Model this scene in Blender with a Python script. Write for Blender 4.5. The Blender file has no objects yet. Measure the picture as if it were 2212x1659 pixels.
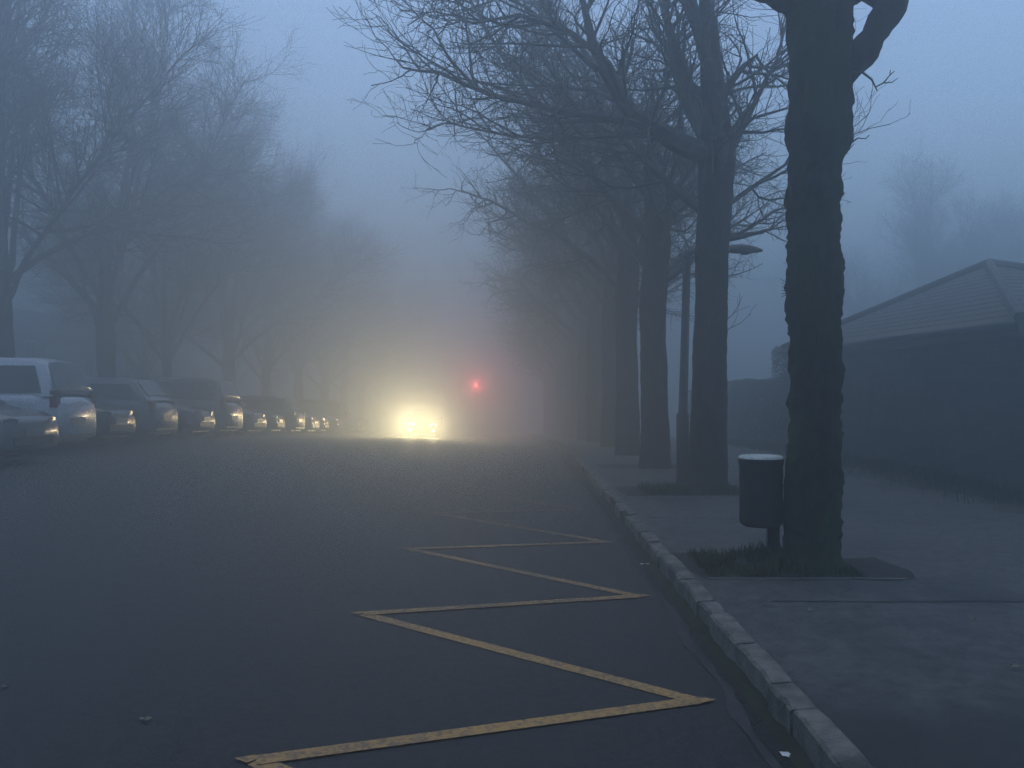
import bpy, math, random
from mathutils import Vector, Matrix, noise as mnoise

S = bpy.context.scene
COL = S.collection
PI = math.pi
F = 1915.0                      # focal length in pixels of the 2212-wide working copy of the photo
EYE = 1.5


def px(u, v, d):
    """Point at distance d seen at pixel (u, v) - used only to read positions off the photo."""
    return Vector(((u - 1106) / F * d, d, EYE - (v - 825) / F * d))


# ------------------------------------------------------------------ terrain
def crest(y):
    s, a, b = 0.055, 11.0, 27.0
    if y <= a: return 0.0
    if y <= b: return -s * (y - a) ** 2 / (2 * (b - a))
    return -s * (b - a) / 2 - s * (y - b)


def road_z(x, y):
    return crest(y) + 0.035 * min(max(0.0, -x - 1.0), 8.5)


PAVE = 0.15


def pave_z(x, y):
    return crest(y) + PAVE


# ------------------------------------------------------------------ materials
MATS = {}


def nodes_of(name):
    m = bpy.data.materials.new(name)
    m.use_nodes = True
    nt = m.node_tree
    nt.nodes.clear()
    out = nt.nodes.new('ShaderNodeOutputMaterial')
    return m, nt, out


def mat(name, c1, c2=None, scale=8.0, rough=0.7, bump=0.0, bscale=None, metallic=0.0, detail=6.0,
        lo=0.35, hi=0.65, c3=None, scale3=2.0, lo3=.5, hi3=.62, coat=0.0, spec=0.5, stretch=None, nrough=.5):
    if name in MATS: return MATS[name]
    m, nt, out = nodes_of(name)
    N, Lk = nt.nodes.new, nt.links.new
    b = N('ShaderNodeBsdfPrincipled')
    Lk(b.outputs[0], out.inputs[0])
    b.inputs['Roughness'].default_value = rough
    b.inputs['Metallic'].default_value = metallic
    b.inputs['Coat Weight'].default_value = coat
    b.inputs['Coat Roughness'].default_value = 0.06
    b.inputs['Specular IOR Level'].default_value = spec
    tc = N('ShaderNodeTexCoord')
    mp = N('ShaderNodeMapping')
    Lk(tc.outputs['Object'], mp.inputs[0])
    if stretch: mp.inputs['Scale'].default_value = stretch

    def noise(sc, det=detail):
        n = N('ShaderNodeTexNoise')
        n.inputs['Scale'].default_value = sc
        n.inputs['Detail'].default_value = det
        n.inputs['Roughness'].default_value = nrough
        Lk(mp.outputs[0], n.inputs['Vector'])
        return n

    def ramp(src, a, c):
        r = N('ShaderNodeMapRange')
        r.inputs['From Min'].default_value = a
        r.inputs['From Max'].default_value = c
        Lk(src, r.inputs['Value'])
        return r.outputs[0]
    if c2 is None: c2 = tuple(v * 0.8 for v in c1)
    mx = N('ShaderNodeMix'); mx.data_type = 'RGBA'
    mx.inputs[6].default_value = (*c1, 1)
    mx.inputs[7].default_value = (*c2, 1)
    n1 = noise(scale)
    Lk(ramp(n1.outputs[0], lo, hi), mx.inputs[0])
    col = mx.outputs[2]
    if c3:
        m3 = N('ShaderNodeMix'); m3.data_type = 'RGBA'
        m3.inputs[7].default_value = (*c3, 1)
        Lk(col, m3.inputs[6])
        Lk(ramp(noise(scale3, 4).outputs[0], lo3, hi3), m3.inputs[0])
        col = m3.outputs[2]
    Lk(col, b.inputs['Base Color'])
    if bump:
        bp = N('ShaderNodeBump')
        bp.inputs['Strength'].default_value = bump
        bp.inputs['Distance'].default_value = 0.02
        Lk(noise(bscale or scale * 4).outputs[0], bp.inputs['Height'])
        Lk(bp.outputs[0], b.inputs['Normal'])
    MATS[name] = m
    return m


def emit(name, col, strength):
    m, nt, out = nodes_of(name)
    e = nt.nodes.new('ShaderNodeEmission')
    e.inputs[0].default_value = (*col, 1)
    e.inputs[1].default_value = strength
    nt.links.new(e.outputs[0], out.inputs[0])
    return m


asphalt = mat('asphalt', (.004, .004, .004), (.050, .048, .044), 16, .75, .7, 60, lo=.38, hi=.68, c3=(.030, .029, .027), scale3=.5, lo3=.45, hi3=.85, detail=10, nrough=.85)
for n_ in asphalt.node_tree.nodes:
    if n_.type == 'BSDF_PRINCIPLED': n_.inputs['Roughness'].default_value = .58
worn_asphalt = mat('worn_asphalt', (.052, .051, .048), (.03, .03, .029), 9, .8, .4, 160, c3=(.03, .03, .028), scale3=3.5, lo3=.5, hi3=.6)
pave_m = mat('pavement_tarmac', (.125, .118, .105), (.014, .014, .013), 8, .68, .7, 60, detail=10, nrough=.82, lo=.34, hi=.66, c3=(.030, .031, .031), scale3=.55, lo3=.52, hi3=.66)
nt_ = pave_m.node_tree
b_ = [n for n in nt_.nodes if n.type == 'BSDF_PRINCIPLED'][0]
src_ = b_.inputs['Base Color'].links[0].from_socket
tc_ = nt_.nodes.new('ShaderNodeTexCoord'); sx_ = nt_.nodes.new('ShaderNodeSeparateXYZ'); nz_ = nt_.nodes.new('ShaderNodeTexNoise')
nz_.inputs['Scale'].default_value = 1.3; nz_.inputs['Detail'].default_value = 7
nt_.links.new(tc_.outputs['Object'], sx_.inputs[0]); nt_.links.new(tc_.outputs['Object'], nz_.inputs['Vector'])
ma_ = nt_.nodes.new('ShaderNodeMath'); ma_.operation = 'MULTIPLY_ADD'; ma_.inputs[1].default_value = 1.6
nt_.links.new(nz_.outputs[0], ma_.inputs[0]); nt_.links.new(sx_.outputs['Y'], ma_.inputs[2])
mr_ = nt_.nodes.new('ShaderNodeMapRange'); mr_.inputs['From Min'].default_value = 4.75; mr_.inputs['From Max'].default_value = 4.3
mr_.inputs['To Max'].default_value = .85
nt_.links.new(ma_.outputs[0], mr_.inputs['Value'])
mx_ = nt_.nodes.new('ShaderNodeMix'); mx_.data_type = 'RGBA'; mx_.inputs[7].default_value = (.016, .017, .014, 1)     # muddy, leaf-stained tarmac
nt_.links.new(src_, mx_.inputs[6]); nt_.links.new(mr_.outputs[0], mx_.inputs[0]); nt_.links.new(mx_.outputs[2], b_.inputs['Base Color'])
kerb_m = mat('kerb_granite', (.20, .18, .145), (.09, .085, .07), 9, .85, .8, 50, c3=(.05, .052, .04), scale3=3.5, lo3=.54, hi3=.68)
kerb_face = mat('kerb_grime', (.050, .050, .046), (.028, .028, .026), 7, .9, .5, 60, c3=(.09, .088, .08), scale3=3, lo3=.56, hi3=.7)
kerb_joint = mat('kerb_mortar', (.035, .035, .033), (.02, .02, .02), 20, .9)
pit_edge_m = mat('concrete_edging', (.16, .155, .145), (.07, .07, .066), 7, .8, .3, 60)
damp_m = mat('damp_tarmac', (.040, .040, .040), (.026, .027, .026), 14, .85, .5, 120, c3=(.020, .024, .016), scale3=1.6, lo3=.5, hi3=.62)
soil_m = mat('soil', (.030, .026, .020), (.014, .013, .011), 18, .95, .8, 60)
grass_ground = mat('turf', (.035, .045, .018), (.022, .028, .014), 6, .95, .8, 80, c3=(.05, .045, .03), scale3=1.3)
grass_m = mat('grass_blades', (.036, .060, .014), (.022, .042, .010), 12, .8)
bark_moss = mat('mossy_bark', (.038, .031, .022), (.006, .006, .005), 13, .95, 1.0, 30, detail=10, nrough=.8, lo=.38, hi=.62, c3=(.030, .046, .010), scale3=2.2, lo3=.40, hi3=.60, stretch=(1, 1, .45))
bark = mat('grey_bark', (.040, .036, .032), (.012, .011, .010), 12, .95, .8, 50, c3=(.024, .029, .016), scale3=2.0, lo3=.55, hi3=.7, stretch=(1, 1, .4))
twig_m = mat('twig_bark', (.095, .095, .080), (.065, .065, .055), 9, .95)
twig_red = mat('reddish_twig_bark', (.105, .088, .080), (.075, .062, .058), 9, .95)
brick_wall = mat('rendered_wall', (.13, .115, .10), (.09, .08, .072), 4, .9, .4, 40, c3=(.16, .14, .12), scale3=.8)
metal_dark = mat('dark_metal', (.020, .024, .026), (.03, .034, .036), 10, .5, .1, 60)
bin_m = mat('bin_paint', (.010, .015, .019), (.014, .020, .024), 10, .65, .12, 40)
bin_top_m = mat('bin_lid_sky_sheen', (.55, .57, .50), (.3, .33, .26), 18, .45, .1, 60, lo=.45, hi=.7)  # pale tone is the sky's reflection coloured into the lid
lamp_metal = mat('lamp_metal', (.06, .065, .068), (.045, .05, .052), 6, .55)
tyre_m = mat('tyre_rubber', (.012, .012, .013), (.018, .018, .018), 30, .85)
rim_m = mat('rim_metal', (.30, .31, .32), (.2, .2, .21), 8, .35, metallic=.8)
glass_m = mat('car_glass', (.012, .015, .017), (.016, .019, .021), 3, .04, spec=.8)
plastic_m = mat('black_plastic', (.02, .02, .022), (.03, .03, .03), 20, .5)
tail_m = mat('tail_lamp_lens', (.09, .008, .008), (.06, .006, .006), 14, .12)
lens_m = mat('headlamp_lens', (.10, .105, .11), (.07, .075, .08), 14, .2)
plate_m = mat('number_plate', (.22, .22, .21), (.18, .18, .17), 30, .4)
window_m = mat('house_glass', (.02, .024, .028), (.03, .034, .038), 2, .08)
frame_m = mat('painted_frame', (.55, .54, .5), (.45, .44, .42), 5, .5)
litter_m = mat('paper_litter', (.75, .75, .72), (.55, .55, .52), 20, .8)
leaf_m = mat('fallen_leaf', (.20, .17, .12), (.14, .11, .08), 20, .8)


def brick_mat(name, c1, c2, mortar, sc=4.0, bw=.5, rh=.25):
    m, nt, out = nodes_of(name)
    N, Lk = nt.nodes.new, nt.links.new
    b = N('ShaderNodeBsdfPrincipled'); Lk(b.outputs[0], out.inputs[0])
    b.inputs['Roughness'].default_value = .9
    tc = N('ShaderNodeTexCoord')
    br = N('ShaderNodeTexBrick')
    br.inputs['Color1'].default_value = (*c1, 1); br.inputs['Color2'].default_value = (*c2, 1)
    br.inputs['Mortar'].default_value = (*mortar, 1)
    br.inputs['Scale'].default_value = sc
    br.inputs['Brick Width'].default_value = bw; br.inputs['Row Height'].default_value = rh
    Lk(tc.outputs['UV'], br.inputs['Vector'])
    n = N('ShaderNodeTexNoise'); n.inputs['Scale'].default_value = 3.0
    Lk(tc.outputs['Object'], n.inputs['Vector'])
    mx = N('ShaderNodeMix'); mx.data_type = 'RGBA'; mx.blend_type = 'MULTIPLY'
    mx.inputs[0].default_value = .6
    Lk(br.outputs[0], mx.inputs[6]); Lk(n.outputs[0], mx.inputs[7])
    Lk(mx.outputs[2], b.inputs['Base Color'])
    bp = N('ShaderNodeBump'); bp.inputs['Distance'].default_value = .02; bp.inputs['Strength'].default_value = .7
    Lk(br.outputs['Fac'], bp.inputs['Height']); bp.invert = True
    Lk(bp.outputs[0], b.inputs['Normal'])
    return m


tile_m = brick_mat('roof_tiles', (.12, .105, .092), (.115, .10, .088), (.092, .080, .070), 1.0, .24, .20)
brick_m = brick_mat('house_brick', (.20, .10, .07), (.15, .08, .06), (.2, .19, .17), 1.0, .23, .075)
block_m = brick_mat('block_wall', (.17, .155, .13), (.11, .10, .085), (.145, .135, .118), 1.0, .45, .2)
slate_m = brick_mat('slate_roof', (.07, .072, .08), (.055, .057, .063), (.03, .03, .032), 1.0, .3, .2)


def paint(name, c, rough=.28):
    return mat(name, c, tuple(v * .9 for v in c), 2, rough, coat=.7)


def yellow_paint():
    m, nt, out = nodes_of('road_paint')
    N, Lk = nt.nodes.new, nt.links.new
    b = N('ShaderNodeBsdfPrincipled'); Lk(b.outputs[0], out.inputs[0])
    b.inputs['Roughness'].default_value = .7
    tc = N('ShaderNodeTexCoord')
    n1 = N('ShaderNodeTexNoise'); n1.inputs['Scale'].default_value = 45; n1.inputs['Detail'].default_value = 8
    n2 = N('ShaderNodeTexNoise'); n2.inputs['Scale'].default_value = 1.1; n2.inputs['Detail'].default_value = 4
    for n in (n1, n2): Lk(tc.outputs['Object'], n.inputs['Vector'])
    ad = N('ShaderNodeMath'); ad.operation = 'MULTIPLY_ADD'
    Lk(n2.outputs[0], ad.inputs[0]); ad.inputs[1].default_value = .5; Lk(n1.outputs[0], ad.inputs[2])
    sp = N('ShaderNodeSeparateXYZ'); Lk(tc.outputs['Object'], sp.inputs[0])
    wy = N('ShaderNodeMath'); wy.operation = 'MULTIPLY_ADD'; wy.inputs[1].default_value = .028
    Lk(sp.outputs['Y'], wy.inputs[0]); Lk(ad.outputs[0], wy.inputs[2])      # noise gives wear; dull tone also rises away from the near end
    r = N('ShaderNodeMapRange'); r.inputs['From Min'].default_value = .76; r.inputs['From Max'].default_value = 1.02
    Lk(wy.outputs[0], r.inputs['Value'])
    mx = N('ShaderNodeMix'); mx.data_type = 'RGBA'
    mx.inputs[6].default_value = (.42, .23, .065, 1); mx.inputs[7].default_value = (.13, .09, .055, 1)
    Lk(r.outputs[0], mx.inputs[0]); Lk(mx.outputs[2], b.inputs['Base Color'])
    return m


paint_y = yellow_paint()


# ------------------------------------------------------------------ mesh helpers
class MB:
    def __init__(self): self.v, self.f, self.uv = [], [], None

    def add(self, verts, faces):
        o = len(self.v)
        self.v += [tuple(p) for p in verts]
        self.f += [tuple(i + o for i in f) for f in faces]

    def box(self, x0, x1, y0, y1, z0, z1):
        self.add([(x0, y0, z0), (x1, y0, z0), (x1, y1, z0), (x0, y1, z0), (x0, y0, z1), (x1, y0, z1), (x1, y1, z1), (x0, y1, z1)],
                 [(3, 2, 1, 0), (4, 5, 6, 7), (0, 1, 5, 4), (1, 2, 6, 5), (2, 3, 7, 6), (3, 0, 4, 7)])

    def grid(self, rows, flip=False, close=False):
        """rows: list of equal-length point lists"""
        n = len(rows[0]); fs = []
        for i in range(len(rows) - 1):
            for j in range(n if close else n - 1):
                a, b = i * n + j, i * n + (j + 1) % n
                q = (a, b, b + n, a + n)
                fs.append(q[::-1] if flip else q)
        self.add([p for r in rows for p in r], fs)

    def tube(self, pts, radii, sides=6, cap=True):
        pts = [Vector(p) for p in pts]
        n = len(pts)
        t0 = (pts[1] - pts[0]).normalized()
        up = Vector((0, 0, 1)) if abs(t0.z) < .9 else Vector((1, 0, 0))
        nx = t0.cross(up).normalized()
        rows = []
        for i, p in enumerate(pts):
            t = (pts[min(i + 1, n - 1)] - pts[max(i - 1, 0)])
            if t.length < 1e-9: t = t0
            t.normalize()
            nx = (nx - t * nx.dot(t))
            if nx.length < 1e-6: nx = t.orthogonal()
            nx.normalize()
            ny = t.cross(nx)
            r = radii[i]
            rows.append([p + nx * (r * math.cos(2 * PI * k / sides)) + ny * (r * math.sin(2 * PI * k / sides)) for k in range(sides)])
        o = len(self.v)
        self.grid(rows, close=True)
        if cap and sides > 3:
            self.f.append(tuple(o + k for k in range(sides))[::-1])
            self.f.append(tuple(o + (n - 1) * sides + k for k in range(sides)))

    def lathe(self, prof, sides=24, centre=(0, 0, 0), axis='z'):
        rows = []
        for r, h in prof:
            row = []
            for k in range(sides):
                a = 2 * PI * k / sides
                c, s = r * math.cos(a), r * math.sin(a)
                q = {'z': (c, s, h), 'y': (c, h, s), 'x': (h, c, s)}[axis]
                row.append((q[0] + centre[0], q[1] + centre[1], q[2] + centre[2]))
            rows.append(row)
        self.grid(rows, close=True)

    def build(self, name, material, parent=None, smooth=False, boxuv=False):
        me = bpy.data.meshes.new(name)
        me.from_pydata(self.v, [], self.f)
        me.update()
        if boxuv:
            uvl = me.uv_layers.new(name='UVMap')
            for p in me.polygons:
                nrm = p.normal
                for li in p.loop_indices:
                    c = me.vertices[me.loops[li].vertex_index].co
                    if abs(nrm.x) > abs(nrm.y): u, v = c.y, (c.z if abs(nrm.z) < .5 else math.hypot(c.z, c.x))
                    else: u, v = c.x, (c.z if abs(nrm.z) < .5 else math.hypot(c.z, c.y))
                    if abs(nrm.z) > .3:      # sloped roof: run up the slope
                        v = c.z / max(.2, math.sqrt(1 - nrm.z ** 2))
                    uvl.data[li].uv = (u, v)
        if smooth:
            me.polygons.foreach_set('use_smooth', [True] * len(me.polygons))
        me.materials.append(material)
        o = bpy.data.objects.new(name, me)
        COL.objects.link(o)
        if parent: o.parent = parent
        return o


def tag(o, label=None, cat=None, group=None, kind=None):
    if label: o['label'] = label
    if cat: o['category'] = cat
    if group: o['group'] = group
    if kind: o['kind'] = kind
    return o


def empty(name, loc, label=None, cat=None, group=None, rz=0):
    e = bpy.data.objects.new(name, None)
    COL.objects.link(e)
    e.empty_display_size = .2
    e.location = loc
    e.rotation_euler = (0, 0, rz)
    return tag(e, label, cat, group)


def copy_tree(o, parent=None):
    c = o.copy()
    COL.objects.link(c)
    if parent: c.parent = parent
    for ch in list(o.children): copy_tree(ch, c)
    return c


def structure(o): return tag(o, kind='structure')


# ------------------------------------------------------------------ ground, road, pavement
def sheet(name, xs, ys, zf, material):
    b = MB()
    b.grid([[(x, y, zf(x, y)) for x in xs] for y in ys], flip=False)
    o = b.build(name, material, smooth=True)
    return structure(o)


def frange(a, b, st):
    n = max(1, round((b - a) / st))
    return [a + (b - a) * i / n for i in range(n + 1)]


ys_all = frange(-60, 0, 5)[:-1] + frange(0, 40, 1)[:-1] + frange(40, 225, 5)
sheet('ground', frange(-105, -15, 10) + frange(-13, 0, 1) + [1.0, 1.3] + frange(6, 105, 11), ys_all,
      lambda x, y: (pave_z(x, y) if x > 1.2 else road_z(x, y)) - (.035 if x > -12.7 else -.06) , grass_ground)
sheet('road', frange(-13, 1.16, .7), ys_all, road_z, asphalt)
sheet('pavement', frange(1.25, 6.3, .5), ys_all, pave_z, pave_m)
sheet('far_pavement', frange(-15.6, -12.85, .5), ys_all, lambda x, y: road_z(x, y) + .11, pave_m)
b = MB()
b.grid([[(-12.95, y, road_z(-13, y) - .05), (-12.95, y, road_z(-13, y) + .12), (-12.83, y, road_z(-13, y) + .12)] for y in ys_all], flip=True)
structure(b.build('far_kerb', kerb_m))

# gutter strip: patched, worn edge of the carriageway
rng = random.Random(4)
b = MB()
ys = frange(-6, 40, .12)
rows = []
for y in ys:
    w = .13 + .05 * mnoise.noise(Vector((y * .9, 3.3, 0.2))) + .04 * mnoise.noise(Vector((y * 4, 1.2, 0.4)))
    rows.append([(1.135 - w, y, road_z(1, y) + .004), (1.165, y, road_z(1, y) + .005)])
b.grid(rows)
structure(b.build('gutter', worn_asphalt))
b = MB(); rows = []
for y in ys:
    w = .085 + .03 * mnoise.noise(Vector((y * 1.3, 7.3, 0.2))) + .03 * mnoise.noise(Vector((y * 6, 2.2, 0.4)))
    rows.append([(1.14 - w, y, road_z(1, y) + .009), (1.15, y, road_z(1, y) + .02), (1.166, y, road_z(1, y) + .022)])
b.grid(rows)
structure(b.build('gutter_silt', soil_m))

# kerb: granite stones of uneven length with open joints, standing on a mortar core
b = MB(); core = MB()
y = -6.0
while y < 100:
    L = rng.choice([.32, .45, .6, .6, .85]) if y < 30 else 1.2
    dx, dz = rng.uniform(-.016, .016), rng.uniform(-.012, .012)
    y1 = y + L - .018
    a, c = 1.16 + dx, 1.272 + dx * .4
    rows = []
    for k in range(5):
        yy = y + (y1 - y) * k / 4
        e = .012 if k in (0, 4) else 0
        j = .02 * mnoise.noise(Vector((yy * 6, dx * 50, 0)))
        z0 = crest(yy)
        rows.append([(a + j, yy, z0 - .1), (a + j, yy, z0 + PAVE - .012 + dz - e * .4), (a + .013 + j, yy, z0 + PAVE + .004 + dz - e),
                     (c - .012, yy, z0 + PAVE + .010 + dz - e), (c, yy, z0 + PAVE - .01 + dz), (c, yy, z0)])
    o = len(b.v)
    b.grid(rows, flip=True)
    b.f.append(tuple(o + k for k in range(6)))
    b.f.append(tuple(o + 24 + k for k in range(6))[::-1])
    y += L
kb = structure(b.build('kerb', kerb_m))
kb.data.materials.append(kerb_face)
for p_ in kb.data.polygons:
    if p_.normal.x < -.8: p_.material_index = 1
core.grid([[(1.17, y, crest(y) - .1), (1.17, y, crest(y) + PAVE - .012), (1.262, y, crest(y) + PAVE - .012)] for y in frange(-6, 100, 1)], flip=True)
structure(core.build('kerb_bed', kerb_joint))

# yellow zigzag marking along the kerb
R = [(.955, 2.10), (.955, 4.16), (.975, 6.19), (.99, 8.28), (.995, 10.36), (1.0, 12.45)]
Lf = [(-1.12, 1.27), (-1.095, 3.49), (-1.046, 5.71), (-1.0, 7.93), (-.98, 10.1), (-.97, 12.25)]
poly = []
for l, r in zip(Lf, R): poly += [(l[0] + .085, l[1] + .01), (r[0] - .085, r[1])]
hw = .045
b = MB()
for i in range(len(poly) - 1):
    p, q = Vector((*poly[i], 0)), Vector((*poly[i + 1], 0))
    t = (q - p).normalized(); n = Vector((-t.y, t.x, 0)) * hw
    # run each stroke a little past its tip so neighbours meet in a point
    dz = .004 if i % 2 else .0075
    m = 14
    rows = []
    for k in range(m + 1):
        c = p.lerp(q, k / m)
        j = hw * .08 * mnoise.noise(Vector((c.x * 9, c.y * 9, i)))
        e0 = c - n * (1 + j); e1 = c + n * (1 - j)
        rows.append([e0, e1])
    # mitre the far end against the next stroke
    rows = [[Vector((a.x, a.y, road_z(a.x, a.y) + dz)) for a in r_] for r_ in rows]
    b.grid(rows, flip=True)
for i in range(1, len(poly) - 1):        # pointed tips
    p0, p, q = [Vector((*poly[k], 0)) for k in (i - 1, i, i + 1)]
    t1 = (p - p0).normalized(); t2 = (q - p).normalized()
    s = 1 if p.x > 0 else -1
    n1 = Vector((-t1.y, t1.x, 0)) * hw; n2 = Vector((-t2.y, t2.x, 0)) * hw
    # outer edges are the ones facing away from the wedge
    o1 = p + (n1 if n1.dot(t2) < 0 else -n1)
    o2 = p + (n2 if n2.dot(-t1) < 0 else -n2)
    tip = p + Vector((s * hw * 1.7, 0, 0)) + (o1 + o2 - 2 * p) * .2
    tri = [o1, tip, o2, p]
    z = [Vector((a.x, a.y, road_z(a.x, a.y) + .011)) for a in tri]
    area = (z[1] - z[0]).cross(z[2] - z[0]).z
    b.add(z, [(0, 1, 2, 3)] if area > 0 else [(3, 2, 1, 0)])
structure(b.build('zigzag_marking', paint_y))

# tree pit with concrete edging and soil, transverse joint and patches in the pavement
def patch(name, x0, x1, y0, y1, material, dz=.004, seed=0, wob=.05):
    b = MB()
    xs, yy = frange(x0, x1, .12), frange(y0, y1, .12)
    nx, ny = len(xs) - 1, len(yy) - 1
    rows = []
    for j, y in enumerate(yy):
        row = []
        for i, x in enumerate(xs):
            ex, ey = x, y
            if i in (0, nx): ex += wob * mnoise.noise(Vector((y * 1.7, seed + .37, i * .31 + .2)))
            if j in (0, ny): ey += wob * mnoise.noise(Vector((x * 1.7, seed + 5.41, j * .31 + .2)))
            row.append((ex, ey, pave_z(ex, ey) + dz))
        rows.append(row)
    b.grid(rows)
    return structure(b.build(name, material))


patch('tree_pit_soil', 1.36, 2.80, 6.10, 6.85, soil_m, .004, 1, .22)
patch('tree_pit_soil', 1.36, 2.95, 10.45, 11.4, soil_m, .004, 2, .10)
patch('tree_pit_soil', 1.36, 2.95, 13.9, 14.8, soil_m, .004, 3, .10)
patch('grass_verge', 5.35, 6.2, 3.9, 30, grass_ground, .006, 9, .5)
b = MB()
b.box(1.34, 2.70, 6.050, 6.078, PAVE - .05, PAVE + .008)
b.box(1.34, 2.7, 8.80, 8.86, PAVE - .05, PAVE + .006)
b.box(1.34, 2.98, 10.36, 10.42, PAVE - .05, PAVE + .010)
structure(b.build('tree_pit_edging', pit_edge_m))
b = MB()
ys_j = frange(1.6, 6.2, .2)
b.grid([[(x, 5.43 + .02 * mnoise.noise(Vector((x * 2, 0, 0))), pave_z(x, 5.4) + .004), (x, 5.455 + .02 * mnoise.noise(Vector((x * 2, 4, 0))), pave_z(x, 5.4) + .004)] for x in ys_j], flip=True)
structure(b.build('pavement_joint', kerb_joint))


# ------------------------------------------------------------------ trees
class Tree:
    def __init__(self, seed): self.r = random.Random(seed); self.trunk = MB(); self.crown = MB()

    def branch(self, p, d, L, r0, level, spec, mb=None, pts=None):
        """one branch and everything that grows from it"""
        r = self.r
        sp = spec[level]
        n = sp['n']
        if pts is None:
            pts = [Vector(p)]
            d = Vector(d).normalized()
            for i in range(n):
                d = d + Vector((r.gauss(0, sp['jit']), r.gauss(0, sp['jit']), r.gauss(0, sp['jit'] * .8) + sp['up']))
                d.normalize()
                pts.append(pts[-1] + d * (L / n))
        else:
            pts = [Vector(q) for q in pts]
            n = len(pts) - 1
            L = sum((pts[i + 1] - pts[i]).length for i in range(n))
        rad = [max(sp['rmin'], r0 * (1 - .82 * i / n)) for i in range(n + 1)]
        (mb or self.crown).tube(pts, rad, sp['sides'], cap=False)
        if level + 1 >= len(spec): return
        ch = spec[level + 1]
        k = max(1, int(ch['per'] * L * r.uniform(.8, 1.2)))
        for c in range(k):
            t = sp['from'] + (1 - sp['from']) * (c + r.random()) / k
            x = t * n
            i = min(int(x), n - 1)
            q = pts[i].lerp(pts[i + 1], x - i)
            ax = (pts[i + 1] - pts[i]).normalized()
            az = r.uniform(0, 2 * PI)
            o1 = ax.orthogonal().normalized(); o2 = ax.cross(o1)
            side = o1 * math.cos(az) + o2 * math.sin(az)
            if ch.get('flat'):
                side.z *= ch['flat']
            a = math.radians(r.gauss(ch['ang'], 11))
            dd = ax * math.cos(a) + side.normalized() * math.sin(a)
            LL = ch['len'] * r.uniform(.55, 1.25) * (1 - ch.get('tip', .45) * t)
            self.branch(q, dd, LL, min(ch['r'], rad[i] * .7), level + 1, spec)

    def trunk_column(self, pts, radii, sides=14, knob=.05, seed=0, fine=.012):
        rows = []
        m = len(pts)
        for i in range(m):
            row = []
            for k in range(sides):
                a = 2 * PI * k / sides
                nrm = Vector((math.cos(a), math.sin(a), 0))
                w = 1 + knob * 2 * mnoise.noise(Vector((nrm.x * 1.3 + seed, nrm.y * 1.3, pts[i][2] * 1.6)))
                q = Vector(pts[i]) + nrm * (radii[i] * w)
                q += nrm * (fine * (mnoise.noise(Vector((nrm.x * 3 + seed, nrm.y * 3, pts[i][2] * 7))) + .7 * mnoise.noise(Vector((nrm.x * 7 + seed, nrm.y * 7, pts[i][2] * 19)))))
                row.append(q)
            rows.append(row)
        self.trunk.grid(rows, close=True)


def dense_path(pts, radii, step=.08):
    op, orr = [], []
    for i in range(len(pts) - 1):
        a, c = Vector(pts[i]), Vector(pts[i + 1])
        n = max(1, int((c - a).length / step))
        for k in range(n):
            t = k / n
            op.append(a.lerp(c, t)); orr.append(radii[i] * (1 - t) + radii[i + 1] * t)
    op.append(Vector(pts[-1])); orr.append(radii[-1])
    return op, orr


# twig hierarchies: limb > bough > branchlet > twig
KERB_SPEC = [
    dict(n=9, jit=.10, up=-.045, rmin=.012, sides=6, **{'from': .18}),
    dict(n=7, jit=.19, up=.035, rmin=.006, sides=4, per=5.6, len=1.8, r=.022, ang=48, tip=.60, **{'from': .1}),
    dict(n=6, jit=.20, up=.06, rmin=.0035, sides=3, per=6.4, len=.78, r=.010, ang=46, tip=.4, **{'from': .1}),
    dict(n=4, jit=.24, up=.07, rmin=.0026, sides=3, per=5.4, len=.36, r=.0056, ang=45, tip=.3, **{'from': .1}),
]
FAR_SPEC = [
    dict(n=10, jit=.08, up=.0, rmin=.02, sides=6, **{'from': .36}),
    dict(n=8, jit=.12, up=.03, rmin=.010, sides=4, per=3.9, len=3.4, r=.045, ang=42, tip=.38, **{'from': .12}),
    dict(n=6, jit=.16, up=.04, rmin=.006, sides=3, per=4.0, len=1.6, r=.018, ang=40, tip=.4, **{'from': .1}),
    dict(n=3, jit=.2, up=.05, rmin=.0045, sides=3, per=5.6, len=.9, r=.010, ang=38, tip=.3, **{'from': .1}),
]


def tree_object(T, loc, label, group, tm, cm, name='bare_tree'):
    e = empty(name, loc, label, 'tree', group)
    T.trunk.build('trunk', tm, e, smooth=True)
    T.crown.build('crown', cm, e)
    return e


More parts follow.
